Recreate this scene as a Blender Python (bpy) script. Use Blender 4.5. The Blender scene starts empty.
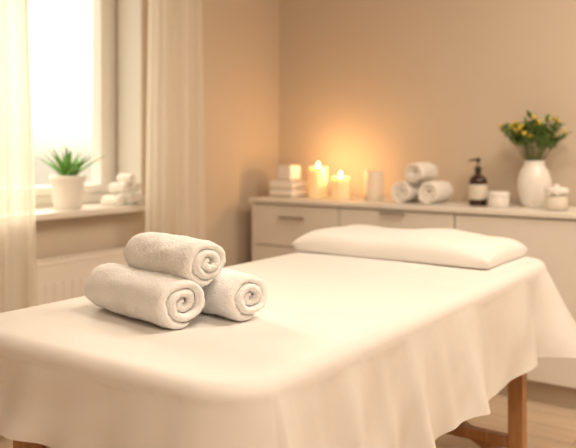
import bpy, bmesh, math, random
from mathutils import Vector, Matrix, noise
random.seed(4)
SC = bpy.context.scene
COL = SC.collection
pi = math.pi

# ---------------------------------------------------------------- materials
def mat(name, color, rough=0.6, bump=0.0, bscale=50.0, var=0.0, vscale=6.0, metallic=0.0,
        sss=0.0, emis=None, estr=0.0, sheen=0.0, detail=4.0, spec=None, trans=0.0, bdist=0.01):
    m = bpy.data.materials.new(name); m.use_nodes = True
    nt = m.node_tree; b = nt.nodes['Principled BSDF']
    b.inputs['Base Color'].default_value = (*color, 1)
    b.inputs['Roughness'].default_value = rough
    b.inputs['Metallic'].default_value = metallic
    if spec is not None: b.inputs['Specular IOR Level'].default_value = spec
    if sss:
        b.inputs['Subsurface Weight'].default_value = sss
        b.inputs['Subsurface Radius'].default_value = (1.0, 0.5, 0.25)
        b.inputs['Subsurface Scale'].default_value = 0.04
    if sheen: b.inputs['Sheen Weight'].default_value = sheen
    if trans: b.inputs['Transmission Weight'].default_value = trans
    if emis:
        b.inputs['Emission Color'].default_value = (*emis, 1)
        b.inputs['Emission Strength'].default_value = estr
    tc = nt.nodes.new('ShaderNodeTexCoord')
    if var:
        n = nt.nodes.new('ShaderNodeTexNoise'); n.inputs['Scale'].default_value = vscale
        n.inputs['Detail'].default_value = 4
        nt.links.new(tc.outputs['Object'], n.inputs['Vector'])
        r = nt.nodes.new('ShaderNodeMix'); r.data_type = 'RGBA'
        r.inputs[6].default_value = (*[c * (1 - var) for c in color], 1)
        r.inputs[7].default_value = (*[min(1, c * (1 + var)) for c in color], 1)
        nt.links.new(n.outputs['Fac'], r.inputs[0])
        nt.links.new(r.outputs[2], b.inputs['Base Color'])
    if bump:
        n2 = nt.nodes.new('ShaderNodeTexNoise'); n2.inputs['Scale'].default_value = bscale
        n2.inputs['Detail'].default_value = detail
        nt.links.new(tc.outputs['Object'], n2.inputs['Vector'])
        bp = nt.nodes.new('ShaderNodeBump'); bp.inputs['Strength'].default_value = bump
        bp.inputs['Distance'].default_value = bdist
        nt.links.new(n2.outputs['Fac'], bp.inputs['Height'])
        nt.links.new(bp.outputs['Normal'], b.inputs['Normal'])
    return m

def wood_mat(name, c1, c2, scale=(1, 12, 12), rough=0.45, planks=False):
    m = bpy.data.materials.new(name); m.use_nodes = True
    nt = m.node_tree; b = nt.nodes['Principled BSDF']
    tc = nt.nodes.new('ShaderNodeTexCoord'); mp = nt.nodes.new('ShaderNodeMapping')
    mp.inputs['Scale'].default_value = scale
    nt.links.new(tc.outputs['Object'], mp.inputs['Vector'])
    n = nt.nodes.new('ShaderNodeTexNoise'); n.inputs['Scale'].default_value = 4; n.inputs['Detail'].default_value = 8
    n.inputs['Distortion'].default_value = 0.6
    nt.links.new(mp.outputs[0], n.inputs['Vector'])
    cr = nt.nodes.new('ShaderNodeValToRGB')
    cr.color_ramp.elements[0].position = 0.3; cr.color_ramp.elements[0].color = (*c1, 1)
    cr.color_ramp.elements[1].position = 0.7; cr.color_ramp.elements[1].color = (*c2, 1)
    nt.links.new(n.outputs['Fac'], cr.inputs[0])
    out = cr.outputs[0]
    if planks:
        br = nt.nodes.new('ShaderNodeTexBrick')
        br.inputs['Scale'].default_value = 1.0
        br.inputs['Brick Width'].default_value = 1.4; br.inputs['Row Height'].default_value = 0.14
        br.inputs['Mortar Size'].default_value = 0.0025
        br.inputs['Color1'].default_value = (1, 1, 1, 1); br.inputs['Color2'].default_value = (0.86, 0.84, 0.82, 1)
        br.inputs['Mortar'].default_value = (0.45, 0.38, 0.3, 1)
        nt.links.new(tc.outputs['Object'], br.inputs['Vector'])
        mx = nt.nodes.new('ShaderNodeMix'); mx.data_type = 'RGBA'; mx.blend_type = 'MULTIPLY'
        mx.inputs[0].default_value = 1
        nt.links.new(out, mx.inputs[6]); nt.links.new(br.outputs['Color'], mx.inputs[7])
        out = mx.outputs[2]
    nt.links.new(out, b.inputs['Base Color'])
    b.inputs['Roughness'].default_value = rough
    return m

M_wall = mat('wall_paint', (0.655, 0.555, 0.445), 0.85, bump=0.08, bscale=120, var=0.03, vscale=2)
M_ceil = mat('ceiling_paint', (0.82, 0.76, 0.68), 0.9, bump=0.05, bscale=100)
M_floor = wood_mat('oak_floor', (0.60, 0.46, 0.33), (0.72, 0.56, 0.41), (1.5, 14, 14), 0.4, planks=True)
M_white = mat('white_lacquer', (0.83, 0.78, 0.71), 0.35, var=0.01)
M_trim = mat('white_trim', (0.86, 0.82, 0.76), 0.45, var=0.01)
M_sill = mat('sill_paint', (0.84, 0.79, 0.71), 0.3, var=0.02)
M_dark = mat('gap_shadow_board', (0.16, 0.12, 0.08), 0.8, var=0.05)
M_kick = mat('toe_kick_board', (0.56, 0.46, 0.36), 0.7, var=0.05)
M_rad = mat('radiator_enamel', (0.84, 0.78, 0.70), 0.4, var=0.01)
M_leg = wood_mat('beech_legs', (0.40, 0.19, 0.075), (0.56, 0.30, 0.135), (14, 14, 1.2), 0.4)
M_pad = mat('vinyl_pad', (0.7, 0.62, 0.52), 0.5, bump=0.1, bscale=80)
M_sheet = mat('cotton_sheet', (0.81, 0.775, 0.74), 0.9, bump=0.25, bscale=9, sheen=0.05, detail=4)
M_pillow = mat('pillow_cotton', (0.86, 0.825, 0.79), 0.9, bump=0.2, bscale=26, sheen=0.05)
M_towel = mat('terry_towel', (0.96, 0.95, 0.935), 1.0, bump=0.85, bscale=300, sheen=0.1, detail=4, bdist=0.004, spec=.1)
M_towel2 = mat('terry_cloth_cream', (0.92, 0.88, 0.82), 0.95, bump=0.4, bscale=260, sheen=0.1, bdist=0.003)
M_brass = mat('brushed_nickel', (0.36, 0.30, 0.24), 0.35, metallic=0.9, var=0.03)
M_wax = mat('candle_wax', (0.92, 0.84, 0.72), 0.5, sss=0.6, bump=0.05, bscale=20)
M_waxlit = mat('lit_candle_wax', (0.95, 0.80, 0.58), 0.5, sss=0.8, bump=0.05, bscale=20, emis=(1, 0.50, 0.16), estr=0.30)  # emission stands in for flame light soaking through the wax
M_wick = mat('wick', (0.05, 0.03, 0.02), 0.9, var=0.1)
M_flame = mat('flame', (1, 0.7, 0.3), 0.5, emis=(1, 0.62, 0.22), estr=22, var=0.01)
M_cer = mat('white_ceramic', (0.88, 0.84, 0.78), 0.3, var=0.02)
M_pot = mat('matte_ceramic_pot', (0.87, 0.83, 0.77), 0.55, bump=0.1, bscale=40)
M_soil = mat('soil', (0.06, 0.035, 0.02), 0.95, bump=0.8, bscale=80)
M_leaf = mat('succulent_leaf', (0.15, 0.38, 0.06), 0.4, var=0.3, vscale=14)
M_leaf2 = mat('foliage_leaf', (0.12, 0.22, 0.045), 0.5, var=0.4, vscale=16)
M_stem = mat('plant_stem', (0.10, 0.14, 0.035), 0.6, var=0.2)
M_flow = mat('yellow_flower', (0.92, 0.62, 0.08), 0.6, var=0.2, vscale=30)
M_amber = mat('amber_glass', (0.045, 0.018, 0.008), 0.12, var=0.02)
M_label = mat('paper_label', (0.76, 0.70, 0.60), 0.7, var=0.02)
M_black = mat('black_plastic', (0.03, 0.022, 0.018), 0.35, var=0.05)
M_fillglass = mat('fill_diffuser', (0.95, 0.9, 0.8), 0.5, emis=(1, 0.86, 0.68), estr=3.0, var=0.01)  # glowing cover of the added ceiling fill lights

def thin_glass(name, k, r):
    M = bpy.data.materials.new(name); M.use_nodes = True
    nt = M.node_tree; nt.nodes.clear()
    o = nt.nodes.new('ShaderNodeOutputMaterial'); t = nt.nodes.new('ShaderNodeBsdfTransparent')
    g = nt.nodes.new('ShaderNodeBsdfGlossy'); g.inputs['Roughness'].default_value = r
    mx = nt.nodes.new('ShaderNodeMixShader'); mx.inputs[0].default_value = k
    nt.links.new(t.outputs[0], mx.inputs[1]); nt.links.new(g.outputs[0], mx.inputs[2]); nt.links.new(mx.outputs[0], o.inputs[0])
    return M
M_glass = thin_glass('window_glass', .05, .02)
M_jar = thin_glass('jar_glass', .18, .05)
M_cur = bpy.data.materials.new('sheer_curtain'); M_cur.use_nodes = True
nt = M_cur.node_tree; nt.nodes.clear()
o = nt.nodes.new('ShaderNodeOutputMaterial')
d = nt.nodes.new('ShaderNodeBsdfDiffuse'); d.inputs[0].default_value = (0.93, 0.90, 0.84, 1)
tl = nt.nodes.new('ShaderNodeBsdfTranslucent'); tl.inputs[0].default_value = (0.95, 0.88, 0.76, 1)
tp = nt.nodes.new('ShaderNodeBsdfTransparent')
m1 = nt.nodes.new('ShaderNodeMixShader'); m1.inputs[0].default_value = 0.45
m2 = nt.nodes.new('ShaderNodeMixShader'); m2.inputs[0].default_value = 0.18
wv = nt.nodes.new('ShaderNodeTexNoise'); wv.inputs['Scale'].default_value = 90
bp = nt.nodes.new('ShaderNodeBump'); bp.inputs['Strength'].default_value = 0.1
nt.links.new(wv.outputs[0], bp.inputs['Height']); nt.links.new(bp.outputs[0], d.inputs['Normal'])
nt.links.new(d.outputs[0], m1.inputs[1]); nt.links.new(tl.outputs[0], m1.inputs[2])
nt.links.new(m1.outputs[0], m2.inputs[1]); nt.links.new(tp.outputs[0], m2.inputs[2]); nt.links.new(m2.outputs[0], o.inputs[0])

# ---------------------------------------------------------------- helpers
def obj(name, verts, faces, m, smooth=True, parent=None):
    me = bpy.data.meshes.new(name); me.from_pydata(verts, [], faces); me.update()
    if m: me.materials.append(m)
    if smooth: me.polygons.foreach_set('use_smooth', [True] * len(me.polygons))
    ob = bpy.data.objects.new(name, me); COL.objects.link(ob)
    if parent: ob.parent = parent
    return ob

def empty(name, loc=(0, 0, 0)):
    e = bpy.data.objects.new(name, None); e.empty_display_size = 0.05
    COL.objects.link(e); return e

def box(name, x0, x1, y0, y1, z0, z1, m, bevel=0.0, parent=None, seg=3):
    bm = bmesh.new()
    r = bmesh.ops.create_cube(bm, size=1)
    for v in bm.verts:
        v.co = Vector(((x0 + x1) / 2 + v.co.x * (x1 - x0), (y0 + y1) / 2 + v.co.y * (y1 - y0), (z0 + z1) / 2 + v.co.z * (z1 - z0)))
    if bevel:
        bmesh.ops.bevel(bm, geom=bm.edges[:], offset=bevel, segments=seg, profile=0.5, affect='EDGES')
    me = bpy.data.meshes.new(name); bm.to_mesh(me); bm.free(); me.materials.append(m)
    if bevel: me.polygons.foreach_set('use_smooth', [True] * len(me.polygons))
    ob = bpy.data.objects.new(name, me); COL.objects.link(ob)
    if bevel:
        wn = ob.modifiers.new('wn', 'WEIGHTED_NORMAL')
    if parent: ob.parent = parent
    return ob

def bar(name, p, q, w, h, m, parent=None):
    p = Vector(p); q = Vector(q); d = (q - p); L = d.length; d.normalize()
    up = Vector((0, 0, 1))
    if abs(d.z) > 0.95: up = Vector((0, 1, 0))
    s = d.cross(up).normalized(); u = s.cross(d).normalized()
    bm = bmesh.new(); bmesh.ops.create_cube(bm, size=1)
    for v in bm.verts:
        c = v.co.copy()
        v.co = p + d * ((c.x + .5) * L) + s * (c.y * w) + u * (c.z * h)
    bmesh.ops.bevel(bm, geom=bm.edges[:], offset=min(w, h) * .2, segments=2, profile=0.5, affect='EDGES')
    me = bpy.data.meshes.new(name); bm.to_mesh(me); bm.free(); me.materials.append(m)
    ob = bpy.data.objects.new(name, me); COL.objects.link(ob)
    if parent: ob.parent = parent
    return ob

def rrbox(name, x0, x1, y0, y1, z0, z1, rc, m, e=.02, parent=None):
    vs = []; fs = []; per = []
    for (cx, cy, a0) in ((x1 - rc, y0 + rc, -pi / 2), (x1 - rc, y1 - rc, 0), (x0 + rc, y1 - rc, pi / 2), (x0 + rc, y0 + rc, pi)):
        for i in range(13):
            a = a0 + pi / 2 * i / 12
            per.append((cx, cy, math.cos(a), math.sin(a)))
    prof = []
    for i in range(6):
        t_ = pi / 2 * i / 5; prof.append((e * (1 - math.sin(t_)), z0 + e * (1 - math.cos(t_))))
    for i in range(6):
        t_ = pi / 2 * i / 5; prof.append((e * (1 - math.cos(t_)), z1 - e * (1 - math.sin(t_))))
    n = len(per)
    for ins, z in prof:
        for cx, cy, a, b in per: vs.append((cx + a * (rc - ins), cy + b * (rc - ins), z))
    for i in range(len(prof) - 1):
        for j in range(n):
            k = (j + 1) % n
            fs.append((i * n + j, i * n + k, (i + 1) * n + k, (i + 1) * n + j))
    fs.append(tuple(range(n))[::-1]); fs.append(tuple((len(prof) - 1) * n + j for j in range(n)))
    return obj(name, vs, fs, m, True, parent)

def lathe(name, prof, m, cx, cy, seg=40, parent=None, wob=0.0):
    vs = []; fs = []
    n = len(prof)
    for i, (r, z) in enumerate(prof):
        for j in range(seg):
            a = 2 * pi * j / seg
            rr = r * (1 + wob * math.sin(3 * a + z * 20))
            vs.append((cx + rr * math.cos(a), cy + rr * math.sin(a), z))
    for i in range(n - 1):
        for j in range(seg):
            k = (j + 1) % seg
            fs.append((i * seg + j, i * seg + k, (i + 1) * seg + k, (i + 1) * seg + j))
    fs.append(tuple(range(seg))[::-1]); fs.append(tuple((n - 1) * seg + j for j in range(seg)))
    return obj(name, vs, fs, m, True, parent)

def tube(pts, r0, r1, seg=6):
    vs = []; fs = []
    n = len(pts)
    for i, p in enumerate(pts):
        p = Vector(p)
        d = (Vector(pts[min(i + 1, n - 1)]) - Vector(pts[max(i - 1, 0)])).normalized()
        s = d.cross(Vector((0.3, 0.1, 1))).normalized(); u = s.cross(d)
        r = r0 + (r1 - r0) * i / (n - 1)
        for j in range(seg):
            a = 2 * pi * j / seg
            vs.append(p + s * r * math.cos(a) + u * r * math.sin(a))
    for i in range(n - 1):
        for j in range(seg):
            k = (j + 1) % seg
            fs.append((i * seg + j, i * seg + k, (i + 1) * seg + k, (i + 1) * seg + j))
    return vs, fs

def roll(name, fx, fy, z, ang, L, a, b, turns, m, sit=True, parent=None, phase=None, seed=0, r0f=0.07, fuzz=0.0):
    """rolled towel. face centre (fx,fy), axis going away along angle ang. z = support height (sit) or centre height"""
    if phase is None: phase = -1.75 + turns * 2 * pi      # loose flap ends up underneath
    r0 = a * r0f
    pitch = (a - r0) / (turns + 0.5)
    t = pitch * 1.0
    NT = int(turns * 48)
    NS = 10
    NL = 60 if fuzz else 22
    prof = []
    h = t / 2
    er = h * 1.2
    for i in range(NL + 1): prof.append((er + (L - 2 * er) * i / NL, h))
    for i in range(1, NS): prof.append((L - er + er * math.sin(pi * i / NS), h * math.cos(pi * i / NS)))
    for i in range(NL + 1): prof.append((L - er - (L - 2 * er) * i / NL, -h))
    for i in range(1, NS): prof.append((er - er * math.sin(pi * i / NS), -h * math.cos(pi * i / NS)))
    P = len(prof)
    ax = Vector((math.cos(ang), math.sin(ang), 0)); pr = Vector((-math.sin(ang), math.cos(ang), 0))
    vs = []; fs = []
    for i in range(NT + 1):
        th = turns * 2 * pi * i / NT
        R = r0 + pitch * turns * i / NT
        end = 1.0
        e = min(i, NT - i)
        if e < 6: end = math.sqrt(max(0.0, 1 - ((6 - e) / 6) ** 2)) * 0.95 + 0.05
        if NT - i < 9: R -= (1 - end) * h * .8
        jit = 0.004 * math.sin(th * 0.37 + seed) + 0.002 * math.sin(th * 1.3 + seed * 2) + 0.002 * (1 - i / NT) ** 2
        for (w, ro) in prof:
            rr = R + ro * end
            al = phase - th
            f = w / L
            ca, sa = math.cos(al), math.sin(al)
            nz = noise.noise(Vector((ca * 1.4, sa * 1.4 + seed * 7, w * 12))) * 0.0060
            nz += noise.noise(Vector((ca * 3, sa * 3 + seed * 7, w * 30))) * 0.0026
            rr += nz * (R / a)
            if fuzz:
                rr += noise.noise(Vector((ca * R * 240, sa * R * 240, w * 240))) * fuzz
                w2 = w + noise.noise(Vector((ca * R * 220, sa * R * 220 + 9, w * 220 + ro * 200))) * fuzz * .8
            else: w2 = w
            sag = 1 + 0.03 * math.sin(f * pi) - .025 * math.exp(-(w / .015) ** 2) - .025 * math.exp(-((L - w) / .015) ** 2)
            c = ax * (w2 + jit * (1 - 2 * f)) + pr * (rr * ca * sag) + Vector((0, 0, rr * sa * b / a * sag))
            vs.append(c)
    for i in range(NT):
        for k in range(P):
            l = (k + 1) % P
            fs.append((i * P + k, (i + 1) * P + k, (i + 1) * P + l, i * P + l))
    fs.append(tuple(range(P))); fs.append(tuple(NT * P + k for k in range(P))[::-1])
    mz = min(v.z for v in vs)
    off = Vector((fx, fy, (z - mz) if sit else z))
    if sit:
        fl = 0.005
        vs = [Vector((v.x, v.y, max(v.z, mz + fl))) for v in vs]
        off.z -= fl
    vs = [tuple(v + off) for v in vs]
    return obj(name, vs, fs, m, True, parent)

# ---------------------------------------------------------------- room
XL, XR, YF, YB, ZC = -2.575, 1.70, -1.30, 3.57, 2.60
box('floor', XL - .3, XR + .15, YF - .15, YB + .15, -0.1, 0, M_floor)
box('ceiling', XL - .3, XR + .15, YF - .15, YB + .15, ZC, ZC + .1, M_ceil)
box('wall_back', XL - .3, XR + .15, YB, YB + .15, 0, ZC, M_wall)
box('wall_right', XR, XR + .15, YF, YB, 0, ZC, M_wall)
box('wall_front', XL - .3, XR + .15, YF - .15, YF, 0, ZC, M_wall)
WY0, WY1, WZ0, WZ1 = 1.30, 2.47, 0.79, 2.25
wl = empty('wall_left')
box('wall_lower', XL - .28, XL, YF, YB, 0, WZ0, M_wall, parent=wl)
box('wall_upper', XL - .28, XL, YF, YB, WZ1, ZC, M_wall, parent=wl)
box('wall_near', XL - .28, XL, YF, WY0, WZ0, WZ1, M_wall, parent=wl)
box('wall_far', XL - .28, XL, WY1, YB, WZ0, WZ1, M_wall, parent=wl)
box('baseboard_left', XL, XL + .015, YF, YB - .016, 0, .09, M_trim, bevel=.003)
box('baseboard_back', XL + .016, XR, YB - .015, YB, 0, .09, M_trim, bevel=.003)
wi = empty('window_1')
xo, xi = XL - .24, XL - .18
box('frame_bottom', xo, xi, WY0, WY1, WZ0 + .03, WZ0 + .08, M_trim, .006, wi)
box('frame_top', xo, xi, WY0, WY1, WZ1 - .07, WZ1, M_trim, .006, wi)
box('frame_near', xo, xi, WY0, WY0 + .07, WZ0 + .08, WZ1 - .07, M_trim, .006, wi)
box('frame_far', xo, xi, WY1 - .06, WY1, WZ0 + .08, WZ1 - .07, M_trim, .006, wi)
box('sash_far', xo + .005, xi + .015, WY1 - .11, WY1 - .06, WZ0 + .08, WZ1 - .07, M_trim, .006, wi)
box('sash_bottom', xo + .005, xi + .015, WY0 + .07, WY1 - .11, WZ0 + .08, WZ0 + .12, M_trim, .006, wi)
box('sash_near', xo + .005, xi + .015, WY0 + .07, WY0 + .125, WZ0 + .12, WZ1 - .07, M_trim, .006, wi)
box('glass_pane', xo + .02, xo + .026, WY0 + .12, WY1 - .105, WZ0 + .115, WZ1 - .07, M_glass, 0, wi)
box('reveal_far', XL - .159, XL - .001, WY1 - .012, WY1, WZ0 + .03, WZ1, M_trim, 0, wi)
box('trim_1', XL - .22, XL + .085, WY0 + .001, WY1 - .001, WZ0 + .001, WZ0 + .03, M_sill, .006)
ZS = WZ0 + .03

# radiator
ra = empty('radiator')
RX0, RX1, RY0, RY1, RZ0, RZ1 = XL + .03, XL + .10, 1.25, 2.42, .14, .63
box('body', RX0 + .008, RX1 - .008, RY0 + .01, RY1 - .01, RZ0, RZ1 - .012, M_rad, .006, ra)
box('front_panel', RX1 - .009, RX1, RY0, RY1, RZ0 - .01, RZ1 - .02, M_rad, .004, ra)
n = 26
for i in range(n):
    yy = RY0 + .03 + (RY1 - RY0 - .06) * i / (n - 1)
    box('ridge_%d' % i, RX1 - .002, RX1 + .003, yy - .012, yy + .012, RZ0 + .03, RZ1 - .09, M_rad, .002, ra, 2)
box('top_rim_front', RX1 - .012, RX1 + .002, RY0, RY1, RZ1 - .022, RZ1, M_rad, .003, ra)
box('top_rim_back', RX0, RX0 + .012, RY0, RY1, RZ1 - .022, RZ1, M_rad, .003, ra)
for i in range(40):
    yy = RY0 + .01 + (RY1 - RY0 - .02) * i / 39
    box('grille_%d' % i, RX0 + .01, RX1 - .01, yy - .004, yy + .004, RZ1 - .014, RZ1 - .003, M_rad, 0, ra)
for k, yy in enumerate((RY0 + .15, RY1 - .15)):
    box('wall_bracket_%d' % k, XL, RX0 + .01, yy - .02, yy + .02, .25, .50, M_rad, .003, ra)

# curtains
def curtain(name, x, y0, y1, folds, amp, seed, z0=0.03, z1=2.42):
    NY, NZ = folds * 14, 60
    vs = []; fs = []
    for k in range(NZ + 1):
        f = k / NZ; z = z0 + (z1 - z0) * f
        pinch = 0.90 + 0.10 * math.cos(f * 2.2)
        for i in range(NY + 1):
            u = i / NY
            ph = folds * 2 * pi * u + 0.6 * math.sin(u * 9 + seed) + 0.35 * math.sin(f * 3 + seed)
            A = amp * (0.75 + 0.35 * math.sin(u * 13 + seed * 3))
            xx = x + A * math.sin(ph) + 0.25 * amp * math.sin(2.3 * ph + seed + f)
            yy = (y0 + y1) / 2 + (u - .5) * (y1 - y0) * pinch + 0.006 * math.sin(ph * 2 + 1)
            vs.append((xx, yy, z))
    for k in range(NZ):
        for i in range(NY):
            a = k * (NY + 1) + i
            fs.append((a, a + 1, a + NY + 2, a + NY + 1))
    return obj(name, vs, fs, M_cur)
curtain('curtain', -2.415, 2.31, 2.74, 5, .028, 1.0)
curtain('curtain', -2.415, 0.95, 1.785, 9, .026, 2.4)
rod = empty('curtain_rod')
v, f = tube([(-2.415, 0.8, 2.44), (-2.415, 2.0, 2.44), (-2.415, 2.95, 2.44)], .012, .012, 12)
obj('pole', v, f, M_brass, parent=rod)
for k, yy in enumerate((0.86, 2.9)):
    box('bracket_%d' % k, XL, -2.405, yy - .008, yy + .008, 2.43, 2.45, M_brass, .002, rod)

# ---------------------------------------------------------------- sideboard
sb = empty('sideboard')
SX0, SX1, SY0, SY1, SZ = -2.455, 0.55, 3.15, 3.548, .812
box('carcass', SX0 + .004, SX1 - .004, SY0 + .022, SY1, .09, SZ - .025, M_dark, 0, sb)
box('side_panel_left', SX0, SX0 + .02, SY0 + .002, SY1, .09, SZ - .025, M_white, .002, sb)
box('side_panel_right', SX1 - .02, SX1, SY0 + .002, SY1, .09, SZ - .025, M_white, .002, sb)
box('countertop', SX0 - .01, SX1 + .01, SY0 - .012, SY1, SZ - .024, SZ, M_white, .004, sb)
box('toe_kick', SX0 + .02, SX1 - .02, SY0 + .05, SY1 - .02, 0, .09, M_kick, 0, sb)
cuts = [SX0, -1.905, -1.30, -0.695, -0.09, SX1]
for i in range(5):
    a, b = cuts[i] + .003, cuts[i + 1] - .003
    if i < 2:
        zz = [.095, .33, .565, SZ - .028]
        for k in range(3):
            box('drawer_%d_%d' % (i, k), a, b, SY0, SY0 + .02, zz[k] + .003, zz[k + 1] - .003, M_white, .002, sb)
            c = (a + b) / 2
            zc = zz[k + 1] - .065 if i == 0 else zz[k + 1] - .014
            wd = .075 if i == 0 else .06
            bar('handle_%d_%d' % (i, k), (c - wd, SY0 - .024, zc), (c + wd, SY0 - .024, zc), .009, .009, M_brass, sb)
            for s in (-.05, .05):
                bar('handle_post_%d_%d_%d' % (i, k, s > 0), (c + s, SY0 - .022, zc), (c + s, SY0 + .002, zc), .006, .006, M_brass, sb)
    else:
        box('door_panel_%d' % i, a, b, SY0, SY0 + .02, .097, SZ - .031, M_white, .002, sb)

# ---------------------------------------------------------------- massage table
TX0, TX1, TY0, TY1, TZ = -1.508, -.70, .86, 2.56, .71
mt = empty('massage_table')
rrbox('pad', TX0 + .008, TX1 - .008, TY0 + .008, TY1 - .008, TZ - .06, TZ - .006, .10, M_pad, .024, mt)
rrbox('deck', TX0 + .02, TX1 - .02, TY0 + .02, TY1 - .02, TZ - .085, TZ - .0595, .09, M_leg, .003, mt)
lx0, lx1, ly0, ly1 = TX0 + .085, TX1 - .050, 1.015, 2.325
for k, (xx, yy) in enumerate(((lx0, ly0), (lx1, ly0), (lx0, ly1), (lx1, ly1))):
    box('leg_%d' % k, xx - .024, xx + .024, yy - .022, yy + .022, .012, TZ - .0855, M_leg, .004, mt)
    box('foot_%d' % k, xx - .027, xx + .027, yy - .025, yy + .025, 0, .0125, M_black, .003, mt)
for k, yy in enumerate((ly0, ly1)):
    bar('cross_rail_%d' % k, (lx0, yy, .465), (lx1, yy, .465), .022, .05, M_leg, mt)
    bar('low_rail_%d' % k, (lx0, yy, .15), (lx1, yy, .15), .022, .035, M_leg, mt)
    bar('diagonal_%d' % k, (lx0, yy + .022, .40), (lx1, yy + .022, .06), .018, .032, M_leg, mt)
for k, xx in enumerate((lx0, lx1)):
    bar('long_rail_%d' % k, (xx, ly0, .585), (xx, ly1, .585), .022, .05, M_leg, mt)

# sheet
def sheet():
    re = .032; rc2 = .075
    X0, X1, Y0, Y1 = TX0 + re, TX1 - re, TY0 + re, TY1 - re
    w = X1 - X0 - 2 * rc2; h = Y1 - Y0 - 2 * rc2; q = pi / 2 * rc2
    parts = [('l', Vector((X1, Y0 + rc2)), Vector((0, 1)), h, Vector((1, 0))),
             ('c', Vector((X1 - rc2, Y1 - rc2)), 0, q, None),
             ('l', Vector((X1 - rc2, Y1)), Vector((-1, 0)), w, Vector((0, 1))),
             ('c', Vector((X0 + rc2, Y1 - rc2)), pi / 2, q, None),
             ('l', Vector((X0, Y1 - rc2)), Vector((0, -1)), h, Vector((-1, 0))),
             ('c', Vector((X0 + rc2, Y0 + rc2)), pi, q, None),
             ('l', Vector((X0 + rc2, Y0)), Vector((1, 0)), w, Vector((0, -1))),
             ('c', Vector((X1 - rc2, Y0 + rc2)), 3 * pi / 2, q, None)]
    def sample(s):
        for n_, (ty, p, d, ln, nn) in enumerate(parts):
            if s <= ln or n_ == 7:
                if ty == 'l': return p + d * s, nn
                a = d + s / rc2
                nv = Vector((math.cos(a), math.sin(a)))
                return p + nv * rc2, nv
            s -= ln
    tot = 2 * (w + h) + 4 * q
    corners = [h + q / 2, h + q + w + q / 2, 2 * h + w + 2 * q + q / 2, 2 * h + 2 * w + 3 * q + q / 2]
    N = 900
    NR = 54
    vs = []
    def dcirc(a, b):
        d = abs(a - b) % tot
        return min(d, tot - d)
    per = [sample(tot * i / N) for i in range(N)]
    cy0, cy1 = Y0 + (X1 - X0) / 2, Y1 - (X1 - X0) / 2
    cxm = (X0 + X1) / 2
    def topz(x, y):
        n1 = noise.noise(Vector((x * 3, y * 3, 0))) * .0024
        n2 = noise.noise(Vector((x * 2 + y * 1.5, y * 9 - x * 3, 3))) * .0026
        return n1 + n2
    for r in range(34):
        f = r / 33.0
        for i in range(N):
            p, nv = per[i]
            c = Vector((cxm, min(max(p.y, cy0), cy1)))
            g = .02 + .98 * f
            pt = c.lerp(p, g)
            edge = max(0, 1 - (p - pt).length / .08)
            vs.append((pt.x, pt.y, TZ + topz(pt.x, pt.y) * (1 - edge)))
    def lens(s, nv):
        Lr, Lh, Ll, Lf = .280, .26, .21, .165
        wx = max(0, nv.x) ** 2; wh = max(0, nv.y) ** 2; wl_ = max(0, -nv.x) ** 2; wf = max(0, -nv.y) ** 2
        L = Lr * wx + Lh * wh + Ll * wl_ + Lf * wf
        for j, cc in enumerate(corners):
            L += (.010, .04, .0, .10)[j] * math.exp(-(dcirc(s, cc) / .18) ** 2)
        return L
    def ridge(x, p_):
        return (0.5 + 0.5 * math.cos(x)) ** p_ * 2 - .7
    for r in range(1, NR + 1):
        fr = r / NR
        for i in range(N):
            p, nv = per[i]; s = tot * i / N
            L = lens(s, nv)
            l = (L + re * 0.57) * fr
            qa = re * pi / 2
            if l < qa:
                out = re * math.sin(l / re); dn = re * (1 - math.cos(l / re)); g = 0
            else:
                out = re; dn = re + (l - qa); g = (l - qa) / (L + re * .57 - qa)
            gs = g ** .8 * (.6 + .4 * g) if g > 0 else 0
            drift = .6 * g
            vary = .65 + .5 * math.sin(s * 2.7 + .8) * math.sin(s * 1.3)
            fold = (ridge(s * 2 * pi / .31 + 2.2 * math.sin(s * 2.6) + drift, 3.5) * .016 * vary
                    + ridge(s * 2 * pi / .145 + 3.0 * math.sin(s * 2.3) + 1.7 - drift * 2, 2.5) * .006 * (.5 + .5 * math.sin(s * 4.1))
                    + math.sin(s * 2 * pi / .61 + .5) * .012
                    + noise.noise(Vector((s * 7 + g * 1.3, g * 1.4, 1))) * .018)
            o_ = out + .036 * g + fold * gs
            for j, cc in enumerate(corners):
                dd = dcirc(s, cc)
                fl = (.13, .06, .05, .06)[j]
                o_ += gs * (fl * math.exp(-(dd / .10) ** 2) - .30 * fl * math.exp(-((dd - .20) / .06) ** 2))
            if g > 0: o_ = max(o_, re + .001)
            pt = p + nv * o_
            tang = Vector((-nv.y, nv.x))
            pt = pt + tang * (.012 * gs * math.sin(s * 20))
            vs.append((pt.x, pt.y, TZ - dn + .003 * gs * math.sin(s * 11)))
    rows = 34 + NR
    fs = []
    for r in range(rows - 1):
        for i in range(N):
            k = (i + 1) % N
            fs.append((r * N + i, (r + 1) * N + i, (r + 1) * N + k, r * N + k))
    fs.append(tuple(range(N)))
    return obj('bed_sheet', vs, fs, M_sheet)
sheet()

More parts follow.
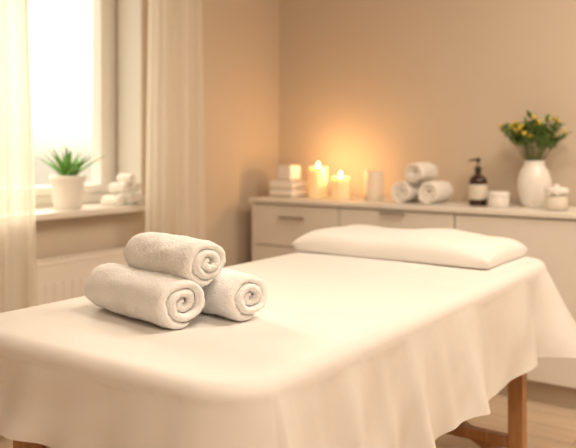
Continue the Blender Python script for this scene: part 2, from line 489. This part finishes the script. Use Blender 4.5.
# pillow
def pillow(name, x0, x1, y0, y1, zb, H, m):
    NX, NY = 110, 76
    vs = []; fs = []
    cx, cy = (x0 + x1) / 2, (y0 + y1) / 2
    hx, hy = (x1 - x0) / 2, (y1 - y0) / 2
    def pos(u, v):
        ex = 1 - .012 * (1 - v * v); ey = 1 - .02 * (1 - u * u)
        return cx + u * hx * ex, cy + v * hy * ey
    idx = {}
    for side in (0, 1):
        for i in range(NX + 1):
            for j in range(NY + 1):
                u = math.sin((i / NX - .5) * pi); v = math.sin((j / NY - .5) * pi)
                edge = i in (0, NX) or j in (0, NY)
                if side == 1 and edge:
                    idx[(1, i, j)] = idx[(0, i, j)]; continue
                x, y = pos(u, v)
                e = (1 - abs(u) ** 14) * (1 - abs(v) ** 8)
                e = max(0, e) ** .5
                crown = 1 - .22 * abs(u) ** 2.5 - .12 * abs(v) ** 2
                seam = zb + .026 + .003 * math.sin(u * 5)
                if side == 0:
                    z = seam + (H - .026) * e * crown + (noise.noise(Vector((x * 6, y * 8, 2))) * .008 + noise.noise(Vector((x * 14, y * 20, 5))) * .0040) * e
                else:
                    z = max(zb + .003, seam - .05 * e ** .8)
                idx[(side, i, j)] = len(vs); vs.append((x, y, z))
    for side in (0, 1):
        for i in range(NX):
            for j in range(NY):
                q = [idx[(side, i, j)], idx[(side, i + 1, j)], idx[(side, i + 1, j + 1)], idx[(side, i, j + 1)]]
                fs.append(tuple(q if side == 0 else q[::-1]))
    return obj(name, vs, fs, m)
pillow('pillow', -1.505, -.785, 2.165, 2.545, TZ + .001, .080, M_pillow)

# rolled towels on the table
AX = math.radians(168.5)
roll('rolled_towel', -1.036, 1.112, TZ + .003, AX, .315, .069, .057, 2.6, M_towel, seed=1, fuzz=.0028, r0f=.04)
roll('rolled_towel', -.968, 1.245, TZ + .003, AX, .300, .067, .055, 2.6, M_towel, seed=2, fuzz=.0028, r0f=.04)
roll('rolled_towel', -1.022, 1.172, TZ + .130, AX, .255, .066, .054, 2.6, M_towel, sit=False, seed=3, fuzz=.0028, r0f=.04)

# ---------------------------------------------------------------- objects on the sideboard
def candle(name, x, y, r, h, lit=True):
    e = empty(name)
    z = SZ
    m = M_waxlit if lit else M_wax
    dip = .012 if lit else .005
    prof = [(r * .96, z + .0005), (r, z + .005), (r, z + h - .006), (r * .985, z + h - .001), (r * .94, z + h), (r * .86, z + h - .003),
            (r * .75, z + h - dip), (r * .3, z + h - dip - .001), (.001, z + h - dip - .001)]
    lathe('wax', prof, m, x, y, parent=e)
    v, f = tube([(x, y, z + h - dip - .002), (x + .001, y, z + h - dip + .006), (x + .002, y, z + h - dip + .011)], .0015, .001, 8)
    obj('wick', v, f, M_wick, parent=e)
    if lit:
        zf = z + h - dip + .004
        p = [(.001, 0), (.005, .003), (.0075, .009), (.0078, .015), (.006, .023), (.0033, .030), (.0005, .036)]
        lathe('flame', [(a, zf + b) for a, b in p], M_flame, x, y, seg=16, parent=e)
        L = bpy.data.lights.new('flame_light', 'POINT'); L.energy = 1.7; L.color = (1, .53, .20); L.shadow_soft_size = .008
        lo = bpy.data.objects.new('flame_light', L); lo.location = (x, y, zf + .045); COL.objects.link(lo); lo.parent = e
    return e
candle('pillar_candle', -2.163, 3.36, .052, .165)
candle('pillar_candle', -2.010, 3.34, .050, .115)
candle('pillar_candle', -1.822, 3.36, .048, .15, lit=False)

ft = empty('folded_towel_stack')
for k in range(2):
    z0 = SZ + .001 + k * .043
    box('towel_layer_%d' % k, -2.435, -2.262, 3.27, 3.44, z0, z0 + .042, M_towel2, .018, ft, 6)
box('washcloth_top', -2.395, -2.300, 3.30, 3.40, SZ + .088, SZ + .172, M_towel2, .014, ft, 6)

# rolled hand towels
RA = math.radians(88)
st = empty('hand_towel_rolls')
roll('roll_1', -1.610, 3.24, SZ + .001, RA, .18, .066, .062, 2.4, M_towel2, seed=5, parent=st)
roll('roll_2', -1.465, 3.24, SZ + .001, RA, .18, .066, .062, 2.4, M_towel2, seed=6, parent=st)
roll('roll_3', -1.540, 3.24, SZ + .150, RA, .17, .060, .056, 2.4, M_towel2, sit=False, seed=7, parent=st)

# amber pump bottle
pb = empty('pump_bottle')
bx, by = -1.258, 3.33
z = SZ
lathe('bottle', [(.036, z), (.041, z + .004), (.042, z + .012), (.042, z + .112), (.039, z + .125), (.028, z + .136), (.015, z + .143), (.0135, z + .152), (.0135, z + .160)], M_amber, bx, by, parent=pb)
lathe('label', [(.0422, z + .030), (.0428, z + .031), (.0428, z + .098), (.0422, z + .099)], M_label, bx, by, parent=pb)
lathe('collar', [(.0165, z + .1601), (.0165, z + .178), (.010, z + .182)], M_black, bx, by, parent=pb)
lathe('pump_stem', [(.0045, z + .1821), (.0045, z + .205)], M_black, bx, by, seg=12, parent=pb)
lathe('pump_head', [(.012, z + .2051), (.013, z + .210), (.012, z + .219), (.006, z + .222)], M_black, bx, by, seg=20, parent=pb)
v, f = tube([(bx, by, z + .214), (bx - .02, by - .015, z + .214), (bx - .036, by - .026, z + .207)], .005, .0035, 10)
obj('spout', v, f, M_black, parent=pb)

sj = empty('cream_jar')
bx, by = -1.150, 3.30
lathe('jar_body', [(.040, z), (.046, z + .004), (.047, z + .04), (.044, z + .046)], M_cer, bx, by, parent=sj)
lathe('jar_lid', [(.047, z + .0461), (.048, z + .049), (.048, z + .066), (.045, z + .070), (.001, z + .071)], M_cer, bx, by, parent=sj)

gj = empty('glass_candle_jar')
bx, by = -.885, 3.265
lathe('glass', [(.040, z), (.048, z + .003), (.050, z + .07), (.047, z + .075)], M_jar, bx, by, parent=gj)
lathe('wax_fill', [(.038, z + .004), (.046, z + .006), (.046, z + .060), (.001, z + .061)], M_wax, bx, by, parent=gj)
lathe('lid', [(.048, z + .0751), (.050, z + .078), (.050, z + .094), (.034, z + .100), (.011, z + .102), (.012, z + .112), (.001, z + .114)], M_cer, bx, by, parent=gj)

# vase with foliage
vp = empty('vase_with_foliage')
bx, by = -1.020, 3.40
lathe('vase', [(.045, z), (.052, z + .004), (.066, z + .04), (.075, z + .085), (.074, z + .125), (.062, z + .165), (.045, z + .190), (.043, z + .200), (.048, z + .210), (.044, z + .211), (.038, z + .198)], M_cer, bx, by, parent=vp, seg=48)
sv, sf, lv, lf, fv, ff = [], [], [], [], [], []
def add(V, F, v, f):
    o_ = len(V); V.extend([tuple(q) for q in v]); F.extend([tuple(i + o_ for i in q) for q in f])
def leaf(p, d, L, W):
    p = Vector(p); d = Vector(d).normalized()
    s = d.cross(Vector((random.uniform(-.4, .4), random.uniform(-.4, .4), 1))).normalized(); u = s.cross(d)
    rows = 5; v = []; f = []
    for i in range(rows + 1):
        t_ = i / rows
        w = W * math.sin(pi * (t_ * .92 + .04)) ** .8
        c = p + d * L * t_ - u * (.15 * L * t_ * t_)
        v += [c - s * w + u * w * .3, c, c + s * w + u * w * .3]
    for i in range(rows):
        for j in range(2):
            a = i * 3 + j
            f.append((a, a + 1, a + 4, a + 3))
    add(lv, lf, v, f)
random.seed(11)
NB = 40
for k in range(NB):
    a = k * 2.39996; tilt = .15 + .95 * ((k + .5) / NB) ** .6
    L = random.uniform(.11, .215) * (1 - .5 * max(0, tilt - .5))
    tip = Vector((bx + math.cos(a) * tilt * .135, by + math.sin(a) * tilt * .10, z + .205 + L))
    base = Vector((bx + math.cos(a) * .012, by + math.sin(a) * .012, z + .14))
    mid = base.lerp(tip, .5) + Vector((-math.cos(a) * .02, -math.sin(a) * .015, .03))
    pts = []
    for i in range(9):
        t_ = i / 8
        pts.append(base * (1 - t_) ** 2 + mid * 2 * t_ * (1 - t_) + tip * t_ * t_)
    v, f = tube(pts, .0018, .001, 5); add(sv, sf, v, f)
    for i in range(5, 9):
        for s_ in range(3):
            d = (pts[i] - pts[i - 1]).normalized() + Vector((random.uniform(-1, 1), random.uniform(-1, 1), random.uniform(-.4, .7))) * 1.1
            leaf(pts[i], d, random.uniform(.025, .045), random.uniform(.006, .011))
    if k % 2 == 0:
        c = pts[-1]
        for s_ in range(5):
            q = c + Vector((random.uniform(-.014, .014), random.uniform(-.014, .014), random.uniform(0, .026)))
            bm = bmesh.new(); bmesh.ops.create_icosphere(bm, subdivisions=1, radius=random.uniform(.005, .009))
            v = [q + w.co for w in bm.verts]; f = [tuple(w.index for w in F_.verts) for F_ in bm.faces]
            bm.free(); add(fv, ff, v, f)
obj('stems', sv, sf, M_stem, parent=vp); obj('leaves', lv, lf, M_leaf2, parent=vp); obj('flowers', fv, ff, M_flow, parent=vp)

# potted succulent on sill
ps = empty('potted_succulent')
px, py = -2.600, 2.055
lathe('pot', [(.050, ZS), (.056, ZS + .003), (.064, ZS + .06), (.072, ZS + .12), (.076, ZS + .128), (.076, ZS + .142), (.070, ZS + .144), (.066, ZS + .128)], M_pot, px, py, seg=48, parent=ps)
lathe('soil', [(.060, ZS + .120), (.065, ZS + .127), (.03, ZS + .131), (.001, ZS + .132)], M_soil, px, py, parent=ps)
lv, lf = [], []
random.seed(5)
for k in range(20):
    a = k * 2.4 + .4; ring = k / 19
    el = math.radians(84 - 56 * ring + random.uniform(-7, 7))
    L = random.uniform(.165, .205) * (.72 + .28 * ring)
    v = []; f = []
    R_ = 12
    c = Vector((px, py, ZS + .120))
    for i in range(R_ + 1):
        t_ = i / R_
        e2 = el + .45 * (.5 - t_) * ring
        d = Vector((math.cos(a) * math.cos(e2), math.sin(a) * math.cos(e2), math.sin(e2)))
        s = Vector((-math.sin(a), math.cos(a), 0)); u = s.cross(d)
        if u.z < 0: u = -u
        if i: c = c + d * L / R_
        w = .0145 * (1 - t_ ** 1.9) * (.7 + .4 * math.sin(pi * min(1, t_ * 1.2))) + .0005
        v += [c - s * w + u * w * .35, c + u * -.002, c + s * w + u * w * .35, c + u * -w * .55]
    for i in range(R_):
        for j in range(4):
            b_ = (j + 1) % 4
            f.append((i * 4 + j, i * 4 + b_, i * 4 + 4 + b_, i * 4 + 4 + j))
    f.append((R_ * 4, R_ * 4 + 1, R_ * 4 + 2, R_ * 4 + 3))
    add(lv, lf, v, f)
obj('leaves', lv, lf, M_leaf, parent=ps)

# loose pile of rolled washcloths on sill
rw = empty('rolled_washcloths')
cy_ = 2.365
pile = [(0.002, -.002, 0, 176, .031), (.058, .006, 0, 186, .029), (-.062, -.004, 0, 190, .030), (.030, .004, .052, 170, .029), (-.032, -.006, .051, 188, .030), (-.006, .006, .094, 178, .026)]
for k, (dy, dx, dz, an, rr) in enumerate(pile):
    if dz == 0:
        roll('cloth_%d' % k, -2.515 + dx, cy_ + dy - .015, ZS + .001, math.radians(an), .10, rr, rr * .95, 1.9, M_towel2, seed=k + 9, parent=rw)
    else:
        roll('cloth_%d' % k, -2.515 + dx, cy_ + dy - .015, ZS + .029 + dz, math.radians(an), .085, rr, rr * .93, 1.9, M_towel2, sit=False, seed=k + 9, parent=rw)

# ---------------------------------------------------------------- lights
def area(name, loc, rot, sx, sy, e, c, parent=None):
    L = bpy.data.lights.new(name, 'AREA'); L.shape = 'RECTANGLE'; L.size = sx; L.size_y = sy; L.energy = e; L.color = c
    ob = bpy.data.objects.new(name, L); ob.location = loc; ob.rotation_euler = rot; COL.objects.link(ob)
    if parent: ob.parent = parent
    return ob
LC = (1, .855, .69)
for (lx, ly, en) in ((-.5, 1.6, 17), (.4, 0.0, 26), (.2, 2.6, 27)):
    cl = empty('added_ceiling_fill')  # unseen fixtures, added to brighten the room with warm fill
    lathe('diffuser', [(.22, ZC - .001), (.225, ZC - .03), (.20, ZC - .06), (.10, ZC - .078), (.001, ZC - .082)], M_fillglass, lx, ly, parent=cl)
    area('fill_area', (lx, ly, ZC - .12), (0, 0, 0), .6, .6, en, LC, cl)

po = area('window_portal', (XL - .27, (WY0 + WY1) / 2, (WZ0 + WZ1) / 2), (0, -pi / 2, 0), 1.46, 1.17, 1, (1, 1, 1))
po.data.cycles.is_portal = True
sun = bpy.data.lights.new('sun', 'SUN'); sun.energy = 3.5; sun.angle = math.radians(24); sun.color = (1, .86, .66)
so = bpy.data.objects.new('sun', sun); COL.objects.link(so)
d = Vector((1.6, -.80, -.64)).normalized()
so.rotation_euler = d.to_track_quat('-Z', 'Y').to_euler(); so.location = (-5, 3, 3)

w = bpy.data.worlds.new('World'); SC.world = w; w.use_nodes = True
nt = w.node_tree; bg = nt.nodes['Background']
tc = nt.nodes.new('ShaderNodeTexCoord')
dp = nt.nodes.new('ShaderNodeVectorMath'); dp.operation = 'DOT_PRODUCT'
a = (60 - 288) / 740; el = (148 - 45) / 740
th = math.radians(35.1)
sd = Vector((math.cos(th) * a - math.sin(th), math.sin(th) * a + math.cos(th), el)).normalized()
dp.inputs[1].default_value = sd
nt.links.new(tc.outputs['Generated'], dp.inputs[0])
cr = nt.nodes.new('ShaderNodeValToRGB')
e = cr.color_ramp.elements
e[0].position = 0.90; e[0].color = (.31, .275, .215, 1)
e[1].position = 1.0; e[1].color = (1, .90, .66, 1)
x_ = cr.color_ramp.elements.new(.988); x_.color = (.36, .31, .23, 1)
nt.links.new(dp.outputs['Value'], cr.inputs[0])
sep = nt.nodes.new('ShaderNodeSeparateXYZ'); nt.links.new(tc.outputs['Generated'], sep.inputs[0])
mr = nt.nodes.new('ShaderNodeMapRange')
mr.inputs['From Min'].default_value = .20; mr.inputs['From Max'].default_value = .60
mr.inputs['To Min'].default_value = 2.7; mr.inputs['To Max'].default_value = 17.0
nt.links.new(sep.outputs['Z'], mr.inputs['Value'])
nt.links.new(cr.outputs[0], bg.inputs[0]); nt.links.new(mr.outputs[0], bg.inputs[1])

# ---------------------------------------------------------------- camera
cam = bpy.data.cameras.new('camera'); co = bpy.data.objects.new('camera', cam); COL.objects.link(co)
co.location = (0, 0, 1.08); co.rotation_euler = (pi / 2, 0, math.radians(35.1))
cam.sensor_width = 36; cam.lens = 740 / 576 * 36; cam.shift_y = -76 / 576
cam.clip_start = .05
cam.dof.use_dof = True; cam.dof.focus_distance = 1.56; cam.dof.aperture_fstop = 2.8
SC.camera = co
SC.view_settings.view_transform = 'Standard'
SC.view_settings.exposure = 0.0
